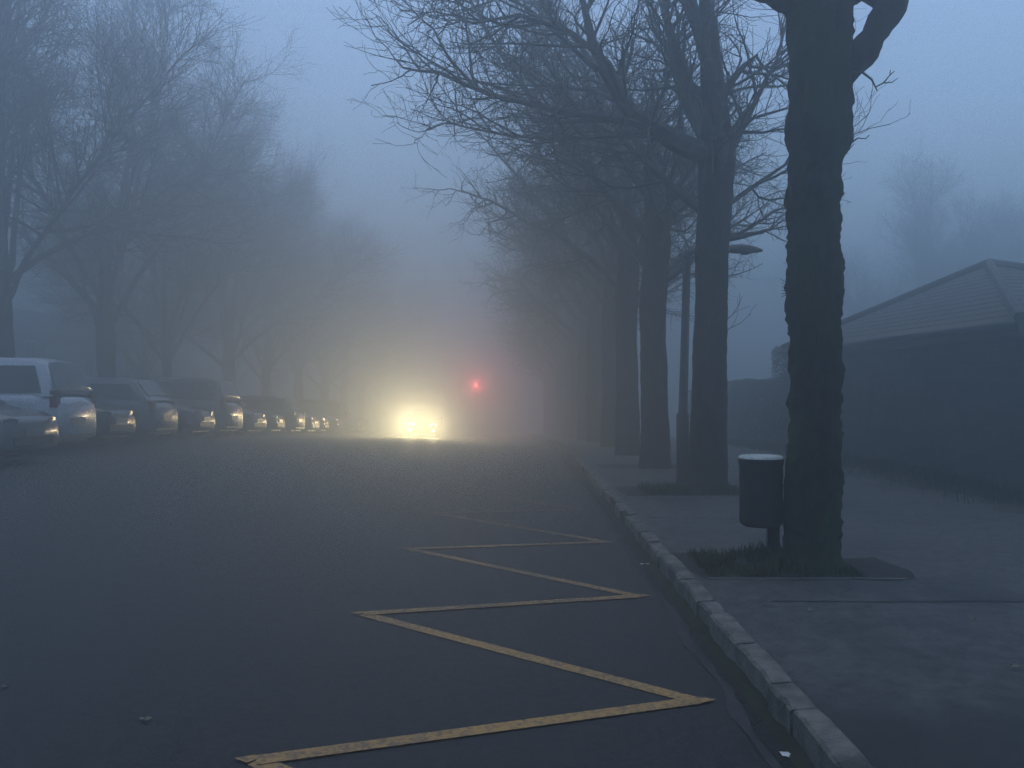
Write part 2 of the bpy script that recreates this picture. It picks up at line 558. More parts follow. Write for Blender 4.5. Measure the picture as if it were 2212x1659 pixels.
def kerb_tree(seed, hgt=4.6, r=.21, nlimb=11, extra=None, trunk_pts=None, trunk_r=None, reach=1.0, side=1.0):
    T = Tree(seed); rr = T.r
    if trunk_pts is None:
        wob = lambda: rr.uniform(-.05, .05)
        trunk_pts = [(0, 0, -.12), (0, 0, .1), (wob(), wob(), 1.2), (wob(), wob(), 2.6), (wob(), wob(), 3.6), (wob() * 2, wob() * 2, hgt)]
        trunk_r = [r * 1.35, r * 1.18, r, r * .98, r * 1.02, r * .5]
    pts, rad = dense_path(trunk_pts, trunk_r, .1)
    T.trunk_column(pts, rad, 14, .05, seed)
    for k in range(nlimb):
        t = (k + .5) / nlimb
        z = 2.75 + (hgt - 2.8) * t ** .8
        az = k * 2.399 + rr.uniform(-.35, .35)
        el = math.radians(rr.uniform(34, 52) + 22 * t)
        base = Vector((0, 0, z))
        d = Vector((math.cos(az) * math.cos(el), math.sin(az) * math.cos(el), math.sin(el)))
        T.branch(base, d, rr.uniform(3.6, 4.9) * reach * (side if math.cos(az) > -.1 else 1), rr.uniform(.055, .09), 0, KERB_SPEC)
    for pl, r0 in (extra or []):
        T.branch(None, None, 0, r0, 0, KERB_SPEC, pts=pl)
    # short water shoots on the trunk
    for k in range(5):
        z = rr.uniform(1.8, 3.4); az = rr.uniform(0, 2 * PI)
        T.branch((math.cos(az) * r * .8, math.sin(az) * r * .8, z), (math.cos(az), math.sin(az), .5), .5, .008, 2, KERB_SPEC)
    return T


def far_tree(seed, hgt=13.0, r=.27, nlimb=6, fork=3.0):
    T = Tree(seed); rr = T.r
    tp = [(0, 0, -.2), (0, 0, .2), (rr.uniform(-.06, .06), 0, 1.6), (rr.uniform(-.1, .1), 0, fork), (rr.uniform(-.2, .2), rr.uniform(-.2, .2), fork + 2), (rr.uniform(-.3, .3), rr.uniform(-.3, .3), fork + 4.2)]
    pts, rad = dense_path(tp, [r * 1.35, r * 1.1, r, r * 1.08, r * .62, r * .12], .2)
    T.trunk_column(pts, rad, 12, .05, seed)
    for k in range(nlimb):
        az = k * 2 * PI / nlimb + rr.uniform(-.3, .3)
        el = math.radians(rr.uniform(52, 72) if k % 3 else rr.uniform(38, 50))
        z = fork + rr.uniform(-.5, 1.2)
        d = (math.cos(az) * math.cos(el), math.sin(az) * math.cos(el), math.sin(el))
        T.branch((0, 0, z), d, rr.uniform(.62, .82) * hgt * (1 if k % 3 else .7), rr.uniform(.09, .14), 0, FAR_SPEC)
    T.branch((0, 0, fork + 1.5), (rr.uniform(-.15, .15), rr.uniform(-.15, .15), 1), hgt * .72, .12, 0, FAR_SPEC)
    return T


ORD = ['first', 'second', 'third', 'fourth', 'fifth', 'sixth', 'seventh', 'eighth', 'ninth', 'tenth', 'eleventh', 'twelfth', 'thirteenth', 'fourteenth', 'fifteenth', 'sixteenth']

# --- the knotted, mossy pollard in the foreground, read off its outline
D1 = 6.46
edge = [(1236, 1662, 1840), (1224, 1676, 1828), (1195, 1692, 1814), (1150, 1697, 1812), (1060, 1699, 1814), (1000, 1700, 1815), (900, 1708, 1816), (800, 1712, 1818), (740, 1713, 1817),
        (700, 1708, 1815), (660, 1700, 1815), (630, 1700, 1817), (600, 1703, 1819), (560, 1706, 1818), (520, 1707, 1814), (470, 1706, 1811), (440, 1703, 1813), (410, 1702, 1815),
        (385, 1706, 1812), (360, 1709, 1815), (330, 1708, 1824), (305, 1703, 1835), (280, 1703, 1838), (255, 1705, 1833), (225, 1709, 1831), (190, 1711, 1830), (160, 1709, 1834),
        (130, 1708, 1840), (100, 1708, 1838), (70, 1705, 1834), (40, 1703, 1838), (10, 1700, 1845), (-40, 1705, 1840), (-120, 1720, 1835)]
base1 = px(1757, 1226, D1); base1.z = PAVE
T = Tree(11)
pts, rad = [], []
for v, a, c in edge:
    p = px((a + c) / 2, v, D1) - base1
    pts.append((p.x, 0, p.z)); rad.append((c - a) / 2 / F * D1)
pts, rad = dense_path(pts, rad, .03)
T.trunk_column(pts, rad, 40, .05, 3, .034)


def rel(u, v, dy=0.0): 
    p = px(u, v, D1) - base1
    return Vector((p.x, dy, p.z))


def knobbly(T, pl, rs, seed, sides=14):
    P, Rr = dense_path(pl, rs, .04)
    b = MB()
    b.tube(P, Rr, sides)
    for i, v in enumerate(b.v):
        v = Vector(v)
        c = P[min(i // sides, len(P) - 1)]
        n = (v - c)
        if n.length > 1e-5:
            n.normalize()
            v = v + n * (.035 * mnoise.noise(v * 5 + Vector((seed, 0, 0))) + .014 * mnoise.noise(v * 17))
        b.v[i] = tuple(v)
    T.trunk.add(b.v, b.f)


knobbly(T, [rel(1800, 165), rel(1858, 122, -.03), rel(1880, 84, -.04), rel(1902, 48, -.05), rel(1915, 10, -.05), rel(1900, -50, -.02), rel(1860, -130)], [.11, .11, .085, .115, .115, .12, .10], 2)
knobbly(T, [rel(1908, 0, -.05), rel(1866, -18, 0), rel(1815, -16, .02)], [.085, .075, .10], 4)
knobbly(T, [rel(1770, 20), rel(1700, -8), rel(1630, -30), rel(1540, -70), rel(1430, -160)], [.13, .105, .095, .09, .10], 6)
knobbly(T, [rel(1780, -60), rel(1775, -200, .1), rel(1745, -330, .1)], [.18, .14, .13], 8)
knobbly(T, [rel(1780, -10), rel(1810, -120, .4), rel(1850, -240, .9)], [.14, .12, .12], 9)
for head in (rel(1430, -160), rel(1745, -330, .1), rel(1860, -130), rel(1850, -240, .9)):
    for k in range(9):
        az, el = T.r.uniform(0, 2 * PI), math.radians(T.r.uniform(35, 85))
        T.branch(head + Vector((0, 0, .12)), (math.cos(az) * math.cos(el), math.sin(az) * math.cos(el), math.sin(el) * 1.4), T.r.uniform(1.2, 2.2), .018, 1, KERB_SPEC)
tw = lambda L, r0: T.branch(None, None, 0, r0, 2, KERB_SPEC, pts=L)
T.crown.tube([rel(1822, 165, -.08), rel(1848, 168, -.12), rel(1866, 186, -.14), rel(1874, 202, -.14), rel(1890, 194, -.15), rel(1903, 178, -.15), rel(1912, 170, -.16)], [.013, .010, .008, .007, .006, .004, .003], 5)
T.crown.tube([rel(1874, 202, -.14), rel(1878, 210, -.14)], [.006, .004], 4)
T.crown.tube([rel(1890, 194, -.15), rel(1908, 193, -.15), rel(1920, 184, -.15)], [.005, .004, .0025], 4)
T.crown.tube([rel(1903, 178, -.15), rel(1905, 166, -.15)], [.004, .0025], 4)
T.crown.tube([rel(1848, 168, -.12), rel(1856, 150, -.12), rel(1852, 136, -.1)], [.006, .004, .003], 4)
T.crown.tube([rel(1825, 318, -.06), rel(1842, 306, -.1), rel(1858, 308, -.1), rel(1866, 300, -.1)], [.008, .005, .004, .003], 4)
T.crown.tube([rel(1826, 330, -.06), rel(1834, 318, -.1)], [.005, .003], 4)
for k in range(6):
    T.crown.tube([rel(1708, 632, -.04), rel(1692 - k * 1.5, 612 + k * 6, -.06), rel(1686 - T.r.uniform(0, 6), 604 + k * 8, -.06)], [.004, .003, .002], 3)
tree_object(T, base1, 'nearest tree, thick knotted trunk green with moss right beside the litter bin', 'bare trees along the right kerb', bark_moss, twig_m, 'pollarded_tree')

# --- second tree with the long arching branch over the road
D2 = 10.9
base2 = px(1530, 1064, D2); base2.z = PAVE


def z4(zx, zy, dd=0.0):
    u, v = (zx / 1.4747 + 1100) / 1.4755, zy / 1.4747 / 1.4755
    return px(u, v, D2 + dd) - base2


tp = [(0, 0, -.12), (0, 0, .12)] + [tuple((px(u, v, D2) - base2) * 1) for u, v in ((1531, 900), (1535, 700), (1539, 540), (1547, 420), (1548, 340), (1545, 250), (1535, 120), (1525, 0), (1510, -160))]
tr = [.30, .25, .215, .20, .20, .215, .235, .175, .125, .09, .05]
ex = [
    ([z4(1690, 720), z4(1580, 680, -.2), z4(1450, 600, -.3), z4(1350, 540, -.4), z4(1290, 450, -.4), z4(1220, 330, -.5), z4(1160, 190, -.5), z4(1130, 60, -.6), z4(1080, -150, -.7)], .14),
    ([z4(1460, 600, -.3), z4(1280, 560, -.5), z4(1130, 540, -.6), z4(1000, 520, -.7), z4(840, 480, -.7), z4(700, 450, -.8), z4(560, 395, -.8), z4(440, 340, -.8), z4(340, 332, -.8), z4(270, 318, -.8)], .055),
    ([z4(1330, 500, -.4), z4(1180, 430, .2), z4(960, 405, .4), z4(760, 400, .5), z4(600, 380, .5)], .03),
    ([z4(1800, 960), z4(1900, 890, .2), z4(2030, 800, .3), z4(2120, 740, .4), z4(2180, 690, .4)], .035),
    ([z4(1790, 760), z4(1870, 600, .1), z4(1950, 430, .2), z4(2030, 280, .2), z4(2090, 40, .3)], .05),
    ([z4(1690, 600), z4(1620, 430, .1), z4(1560, 250, .3), z4(1500, 60, .3), z4(1440, -200, .3)], .11),
    ([z4(1750, 420), z4(1690, 230, -.3), z4(1650, 60, -.5), z4(1600, -200, -.6)], .10),
    ([z4(1330, 520, -.3), z4(1240, 300, -.9), z4(1060, 150, -1.1), z4(820, 70, -1.2), z4(600, 110, -1.2), z4(500, 70, -1.2)], .045),
    ([z4(1180, 330, -.5), z4(1000, 160, -.2), z4(860, 40, 0), z4(700, -40, 0), z4(520, 10, 0), z4(430, 0, 0)], .035),
    ([z4(1450, 610, -.2), z4(1260, 640, .5), z4(1010, 655, .9), z4(780, 640, 1.1), z4(580, 600, 1.2), z4(480, 575, 1.2), z4(380, 610, 1.2)], .035),
]
T = kerb_tree(22, 5.2, .21, 8, ex, tp, tr, .56, .42)
tree_object(T, base2, 'second tree from the litter bin, arching a long bare bough out over the road', 'bare trees along the right kerb', bark, twig_m)

# --- the rest of the kerb row: four grown shapes, each copied along the kerb
protos = []
row = [(14.2, 2.29), (17.2, 2.25), (20.6, 2.3), (24.2, 2.3), (27.6, 2.28), (31.2, 2.3), (34.8, 2.3), (38.5, 2.3), (42.2, 2.32), (46.0, 2.3), (50, 2.3), (54.5, 2.3), (59, 2.3)]
for i, (y, x) in enumerate(row):
    lab = 'bare tree, %s in the right kerb row counting away from the litter bin' % ORD[i + 2]
    loc = (x, y, pave_z(x, y))
    if i < 4:
        T = kerb_tree(40 + i, 4.8 + .2 * (i % 2), .215, 13, reach=1.03, side=.55 if i == 0 else .7)
        o = tree_object(T, loc, lab, 'bare trees along the right kerb', bark, twig_m)
        protos.append(o)
    else:
        o = copy_tree(protos[i % 4])
        o.location = loc
        o.rotation_euler = (0, 0, .5 * math.sin(i * 1.9))
        o.scale = (1, 1, 1 + .05 * math.sin(i * 3))
        o['label'] = lab

# --- tall trees behind the parked cars
fprotos = []
frow = [(-12.9, 22.4, 1.0), (-12.9, 28.2, 1.0), (-13.0, 33.4, .75), (-12.9, 40.4, 1.0), (-12.9, 46.5, .9), (-13.0, 54, 1.0), (-12.9, 61, .95), (-12.9, 68, 1.0), (-12.9, 76, .95), (-12.9, 85, 1.0)]
for i, (x, y, s) in enumerate(frow):
    lab = 'tall bare tree, %s of the row behind the parked cars' % (ORD[i] + (' and nearest' if i == 0 else ''))
    loc = (x, y, road_z(x, y) + .11)
    if i < 3:
        T = far_tree(70 + i, 12.6, .27 * (1 if s == 1 else .8), 7, 3.0 + .25 * i)
        o = tree_object(T, loc, lab, 'tall bare trees behind the parked cars', bark, twig_red)
        fprotos.append(o)
    else:
        o = copy_tree(fprotos[i % 3 if i % 3 != 2 else 0])
        o.location = loc
        o['label'] = lab
    o.rotation_euler = (0, 0, i * 2.3 + .4)
    o.scale = (s, s, s)
# faint trees behind the low building
for i, (u, v, d) in enumerate([(1975, 620, 46), (2095, 620, 49), (2260, 560, 52)]):
    p = px(u, v, d)
    o = copy_tree(fprotos[(i + 1) % 3])
    o.location = (p.x, p.y, pave_z(p.x, p.y) - .05)
    o.rotation_euler = (0, 0, 1.1 + i * 2.1)
    o.scale = (.85, .85, .9)
    o['group'] = 'faint trees behind the low building'
    o['label'] = ['faint bare tree in the fog rising left of the roof peak', 'faint bare tree in the fog rising just behind the roof peak', 'faint bare tree in the fog farthest right behind the roof'][i]
for i, (x, y, s) in enumerate([(-19.5, 47, .9), (-19.5, 62, 1.0)]):
    o = copy_tree(fprotos[(i + 1) % 3])
    o.location = (x, y, road_z(x, y) + .05)
    o.rotation_euler = (0, 0, 2.9 + i * 1.3)
    o.scale = (s, s, s * .95)
    o['group'] = 'garden trees in front of the fogged houses'
    o['label'] = 'bare garden tree behind the tall left row, %s from the left edge' % ORD[i]

# ------------------------------------------------------------------ grass tufts at the tree feet
rng = random.Random(8)
b = MB()


def blade(x, y, h, z):
    a = rng.uniform(0, 2 * PI); w = .0045
    dx, dy = math.cos(a), math.sin(a)
    ln = rng.uniform(.1, .7) * h
    bx, by = math.cos(a + 1.2) * ln, math.sin(a + 1.2) * ln
    b.add([(x - dx * w, y - dy * w, z), (x + dx * w, y + dy * w, z), (x + bx * .45 + dx * w * .6, y + by * .45 + dy * w * .6, z + h * .7), (x + bx * .45 - dx * w * .6, y + by * .45 - dy * w * .6, z + h * .7), (x + bx, y + by, z + h)],
          [(0, 1, 2, 3), (3, 2, 4)])


for k in range(3000):
    x = rng.uniform(1.36, 2.42); y = rng.uniform(6.12, 6.95)
    t = (x - 1.36) / 1.0
    n = mnoise.noise(Vector((x * 5, y * 5, 0)))
    if n < -.25 and t < .6: continue
    h = rng.uniform(.03, .07) + (.10 * max(0, 1 - abs(t - .62) * 3.2)) * rng.random()
    blade(x, y, h, PAVE)
for k in range(2600):
    x = rng.uniform(1.6, 2.75); y = rng.uniform(10.5, 11.3)
    blade(x, y, rng.uniform(.03, .12), pave_z(x, y))
for k in range(9000):
    y = rng.uniform(9.5, 28); x = 6.15 - abs(rng.gauss(0, .45))
    blade(x, y, rng.uniform(.04, .16), pave_z(x, y))
tag(b.build('grass', grass_m), 'low green grass growing round the tree feet and along the wall', 'grass', kind='stuff')

# litter and leaves
for x, y, s, lab in ((1.085, 7.22, .035, 'small white paper scrap in the gutter across from the litter bin'), (1.10, 3.53, .03, 'small white paper scrap lying in the gutter nearest the camera')):
    b = MB()
    rows = [[(x + (i - 2) * s * .5, y + (j - 1) * s * .7, road_z(x, y) + .012 + .014 * mnoise.noise(Vector((i * 1.3, j * 1.7, y)))+ .008) for i in range(5)] for j in range(3)]
    b.grid(rows)
    tag(b.build('paper_scrap', litter_m), lab, 'litter')
rng = random.Random(77)
spots = [(2.37, 4.17, 1), (2.95, 3.93, 1), (-2.85, 5.05, 0), (-2.4, 4.2, 0), (-1.6, 3.86, 0), (1.75, 5.2, 1), (2.6, 5.0, 1), (3.0, 4.7, 1)]
for i, (x, y, p) in enumerate(spots):
    b = MB()
    z = (PAVE if p else road_z(x, y)) + .012
    s = rng.uniform(.014, .022)
    a0 = rng.uniform(0, 2 * PI)
    ring = []
    for k in range(10):
        a = a0 + 2 * PI * k / 10
        rr_ = s * (1.25 if k % 2 == 0 else .7) * (1.5 if k == 0 else 1)
        ring.append((x + rr_ * math.cos(a), y + rr_ * math.sin(a), z + rng.uniform(-.006, .012)))
    b.add([(x, y, z + .004)] + ring, [(0, k + 1, (k + 1) % 10 + 1) for k in range(10)])
    tag(b.build('fallen_leaf', leaf_m), 'small pale dead leaf lying flat on the pavement right of the kerb' if p else 'small pale dead leaf lying flat on the dark road at lower left', 'leaf', 'dead leaves on the pavement' if p else 'dead leaves on the road')

# ------------------------------------------------------------------ litter bin on its post
e = empty('litter_bin', (1.95, 6.62, PAVE), 'dark round litter bin with sky sheen coloured into its pale lid, hung on a post beside the mossy trunk', 'bin')
b = MB()
pr = [(.05, .285), (.125, .285), (.150, .300), (.157, .325), (.157, .50), (.159, .51), (.157, .52), (.157, .735), (.165, .745), (.165, .785)]
b.lathe(pr, 36, (-.105, -.05, 0))
b.build('bin_body', bin_m, e, smooth=True)
b = MB()
b.lathe([(.165, .785), (.160, .798), (.148, .803), (.140, .800), (.06, .806), (.001, .808)], 36, (-.105, -.05, .001))
b.build('lid', bin_top_m, e, smooth=True)
b = MB(); b.box(-.045 + .035, .045 + .035, .10, .15, -.1, .70)
b.build('post', metal_dark, e)
for z_ in (.36, .62):
    b = MB(); b.box(-.06, .10, .075, .099, z_, z_ + .04); b.build('bracket', metal_dark, e)

# ------------------------------------------------------------------ lamp post
e = empty('street_lamp', (2.30, 11.95, pave_z(2.3, 11.95)), 'slim grey street lamp whose lantern juts out right of the second trunk', 'street lamp')
b = MB(); b.tube([(0, 0, -.1), (0, 0, .9), (.005, 0, .95), (.06, 0, 3.05)], [.085, .085, .062, .05], 16); b.build('post', lamp_metal, e, smooth=True)
b = MB(); b.tube([(.06, 0, 2.95), (.075, 0, 3.07), (.16, 0, 3.11), (.45, 0, 3.125), (.66, 0, 3.13)], [.03, .03, .028, .026, .026], 10); b.build('arm', lamp_metal, e, smooth=True)
b = MB()
rows = []
for i in range(13):
    t = i / 12
    x = .60 + .47 * t
    w = .105 * math.sin(PI * min(1, .16 + t * .80)) ** .6 + .012
    h = .070 * math.sin(PI * min(1, .18 + t * .80)) ** .7 + .010
    zc = 3.13 - .012 * t
    rows.append([(x, w * math.cos(a), zc + (h if math.sin(a) > 0 else h * .55) * math.sin(a)) for a in [2 * PI * k / 14 for k in range(14)]])
b.grid(rows, close=True)
b.f.append(tuple(range(14))); b.f.append(tuple(12 * 14 + k for k in range(14))[::-1])
lan = b.build('lantern', lamp_metal, e, smooth=True)
b = MB(); b.lathe([(.002, -.024), (.05, -.02), (.075, 0)], 16, (.84, 0, 3.088)); b.build('lens', lens_m, lan, smooth=True)

# ------------------------------------------------------------------ low building on the right
zb = pave_z(6, 14)
e = empty('low_building', (6.2, 14.5, zb), 'low blocky building with a hipped tiled roof right of the mossy trunk', 'building')
b = MB()
X0, X1, Y0, Y1, HW = 0.0, 3.5, -3.9, 4.6, 2.10
b.box(X0, X1, Y0, Y1, -.5, HW)
b.build('wall', block_m, e, boxuv=True)
AP = Vector((2.0, .75, 3.38))
ov = .28
c = [Vector((X0 - ov, Y0 - ov, HW - .02)), Vector((X1 + ov, Y0 - ov, HW - .02)), Vector((X1 + ov, Y1 + ov, HW - .02)), Vector((X0 - ov, Y1 + ov, HW - .02))]
b = MB()
n = 14
for i in range(4):
    p, q = c[i], c[(i + 1) % 4]
    rows = []
    for k in range(n + 1):
        t = k / n
        a_, b_ = p.lerp(AP, t), q.lerp(AP, t)
        step = .010
        rows.append([a_.lerp(b_, s / 8) + Vector((0, 0, step)) for s in range(9)])
        if k < n:
            t2 = (k + 1) / n
            rows.append([p.lerp(AP, t2).lerp(q.lerp(AP, t2), s / 8) for s in range(9)])
    b.grid(rows)
roof = b.build('roof', tile_m, e, boxuv=True)
b = MB()
for i in range(4):
    pts = [c[i].lerp(AP, t / 12) + Vector((0, 0, .035)) for t in range(13)]
    b.tube(pts, [.075] * 13, 8)
b.build('hip_ridge', tile_m, roof, boxuv=True)
b = MB()
b.box(X0 - ov - .02, X0 - ov + .015, Y0 - ov, Y1 + ov, HW - .20, HW - .025)
b.box(X0 - ov + .016, X1 + ov, Y0 - ov, Y0 - ov + .03, HW - .20, HW - .025)
b.box(X0 - ov + .016, X1 + ov, Y1 + ov - .03, Y1 + ov, HW - .20, HW - .025)
b.build('fascia', mat('dark_board', (.07, .062, .055), (.05, .045, .04), 8, .7), e)
b = MB(); b.box(X0 - ov + .016, X0 + .1, Y0 - ov + .031, Y1 + ov - .031, HW - .205, HW - .17); b.build('soffit', MATS['dark_board'], e)
b = MB(); b.tube([(X0 - ov - .07, Y0 - ov, HW - .06), (X0 - ov - .07, Y1 + ov, HW - .085)], [.05, .05], 8); b.build('rain_gutter', plastic_m, e, smooth=True)

# clipped hedge continuing the line of the building, and a taller bush at its end
def leafy(name, boxes, n, seed, label, cat, matl, size=.05):
    r = random.Random(seed)
    b = MB()
    for k in range(n):
        (x0, x1, y0, y1, z0, z1) = r.choice(boxes)
        # points gather near the faces
        x, y, z = r.uniform(x0, x1), r.uniform(y0, y1), r.uniform(z0, z1)
        ax = r.randrange(4)
        if ax == 0: x = x0 + abs(r.gauss(0, .1))
        elif ax == 1: z = z1 - abs(r.gauss(0, .1))
        elif ax == 2: y = y0 + abs(r.gauss(0, .1))
        x += .14 * mnoise.noise(Vector((y, z, seed))); z += .16 * mnoise.noise(Vector((x, y, seed + 3)))
        d1 = Vector((r.gauss(0, 1), r.gauss(0, 1), r.gauss(0, 1))).normalized()
        d2 = d1.orthogonal().normalized()
        s = size * r.uniform(.6, 1.3)
        p = Vector((x, y, z))
        b.add([p - d1 * s, p + d2 * s * .5, p + d1 * s, p - d2 * s * .5], [(0, 1, 2, 3)])
    e_ = empty(name, (boxes[0][0], boxes[0][2], boxes[0][4]), label, cat)
    o = b.build('foliage', matl, e_)
    o.matrix_parent_inverse = Matrix.Translation(-Vector(e_.location))
    for (x0, x1, y0, y1, z0, z1) in boxes:
        for k in range(5):
            c_ = MB()
            y = y0 + (y1 - y0) * (k + .5) / 5; x = (x0 + x1) / 2
            c_.tube([(x, y, z0 - .1), (x + .05, y + .08, (z0 + z1) / 2), (x - .05, y + .15, z1 - .2)], [.035, .025, .01], 6)
            o = c_.build('stem', twig_m, e_)
            o.matrix_parent_inverse = Matrix.Translation(-Vector(e_.location))
    return e_


hedge_m = mat('hedge_leaves', (.030, .045, .020), (.020, .030, .014), 4, .7)
leafy('hedge', [(6.45, 7.5, 22.6, 27, crest(24) + PAVE - .1, crest(24) + 1.8), (6.45, 7.5, 27, 33, crest(30) + PAVE - .2, crest(30) + 1.8)], 24000, 5, 'clipped dark hedge in the fog beyond the low building', 'hedge', hedge_m)
leafy('bush', [(6.6, 7.8, 21.2, 22.5, crest(21) + PAVE - .05, crest(21) + 2.5)], 6000, 6, 'taller bush at the near end of the hedge by the building corner', 'bush', hedge_m)


# ------------------------------------------------------------------ houses behind the left trees
def house(x, y, w, dpt, h, rise, wall_m, roof_m, label, wins=3):
    z0 = road_z(-9.5, y) + .1
    e = empty('house', (x, y, z0), label, 'house', 'houses behind the left trees')
    b = MB(); b.box(-dpt, 0, -w / 2, w / 2, -1.2, h); wl = b.build('wall', wall_m, e, boxuv=True)
    b = MB()
    o_ = .3
    A = [(-dpt - o_, -w / 2 - o_, h - .02), (o_, -w / 2 - o_, h - .02), (o_, w / 2 + o_, h - .02), (-dpt - o_, w / 2 + o_, h - .02), (-dpt / 2, -w / 2 - o_, h + rise), (-dpt / 2, w / 2 + o_, h + rise)]
    b.add(A, [(1, 2, 5, 4), (3, 0, 4, 5), (0, 1, 4), (2, 3, 5), (3, 2, 1, 0)])
    rf = b.build('roof', roof_m, e, boxuv=True)
    b = MB(); b.box(-dpt / 2 - .3, -dpt / 2 + .3, w / 2 - 1.1, w / 2 - .3, h + rise - .5, h + rise + .9); b.build('chimney', brick_m, rf, boxuv=True)
    for k in range(wins):
        for zz in (0.9, 3.4):
            if zz + 1.2 > h: continue
            yy = -w / 2 + w * (k + .5) / wins
            if zz < 1 and k == wins // 2:
                b = MB(); b.box(.003, .05, yy - .45, yy + .45, 0, 2.05); dr = b.build('door', mat('door_paint', (.06, .08, .07), (.05, .07, .06), 4, .5), e)
                b = MB(); b.box(.051, .09, yy + .3, yy + .34, .95, 1.1); b.build('handle', rim_m, dr)
                continue
            b = MB(); b.box(.003, .02, yy - .5, yy + .5, zz, zz + 1.15); wn = b.build('window', window_m, e)
            b = MB()
            b.box(.021, .06, yy - .56, yy - .48, zz - .05, zz + 1.2); b.box(.021, .06, yy + .48, yy + .56, zz - .05, zz + 1.2)
            b.box(.021, .057, yy - .479, yy + .479, zz + 1.1, zz + 1.19); b.box(.021, .09, yy - .62, yy + .62, zz - .12, zz - .051); b.box(.021, .05, yy - .03, yy + .03, zz - .05, zz + 1.09)
            b.build('frame', frame_m, wn)
    return e


pale = mat('pale_render', (.36, .34, .32), (.28, .27, .25), 3, .9)
house(-23, 31, 7, 8, 5.2, 2.2, brick_m, slate_m, 'red brick house in the fog at far left behind the first trunk')
house(-25, 43, 9, 8, 4.6, 2.4, brick_wall, slate_m, 'dull rendered house in the fog behind the second trunk on the left')
house(-25, 55, 8, 8, 5.2, 2.2, pale, slate_m, 'pale rendered house in the fog beyond the dull one')
house(-25, 67, 9, 8, 4.8, 2.3, brick_m, slate_m, 'farthest brick house lost in the fog at left')


# ------------------------------------------------------------------ cars
def sstep(t):
    t = min(1, max(0, t)); return t * t * (3 - 2 * t)


def lerp_prof(P, x):
    if x <= P[0][0]: return P[0][1]
    for (a, za), (c_, zc) in zip(P, P[1:]):
        if x <= c_: return za + (zc - za) * (x - a) / (c_ - a)
    return P[-1][1]


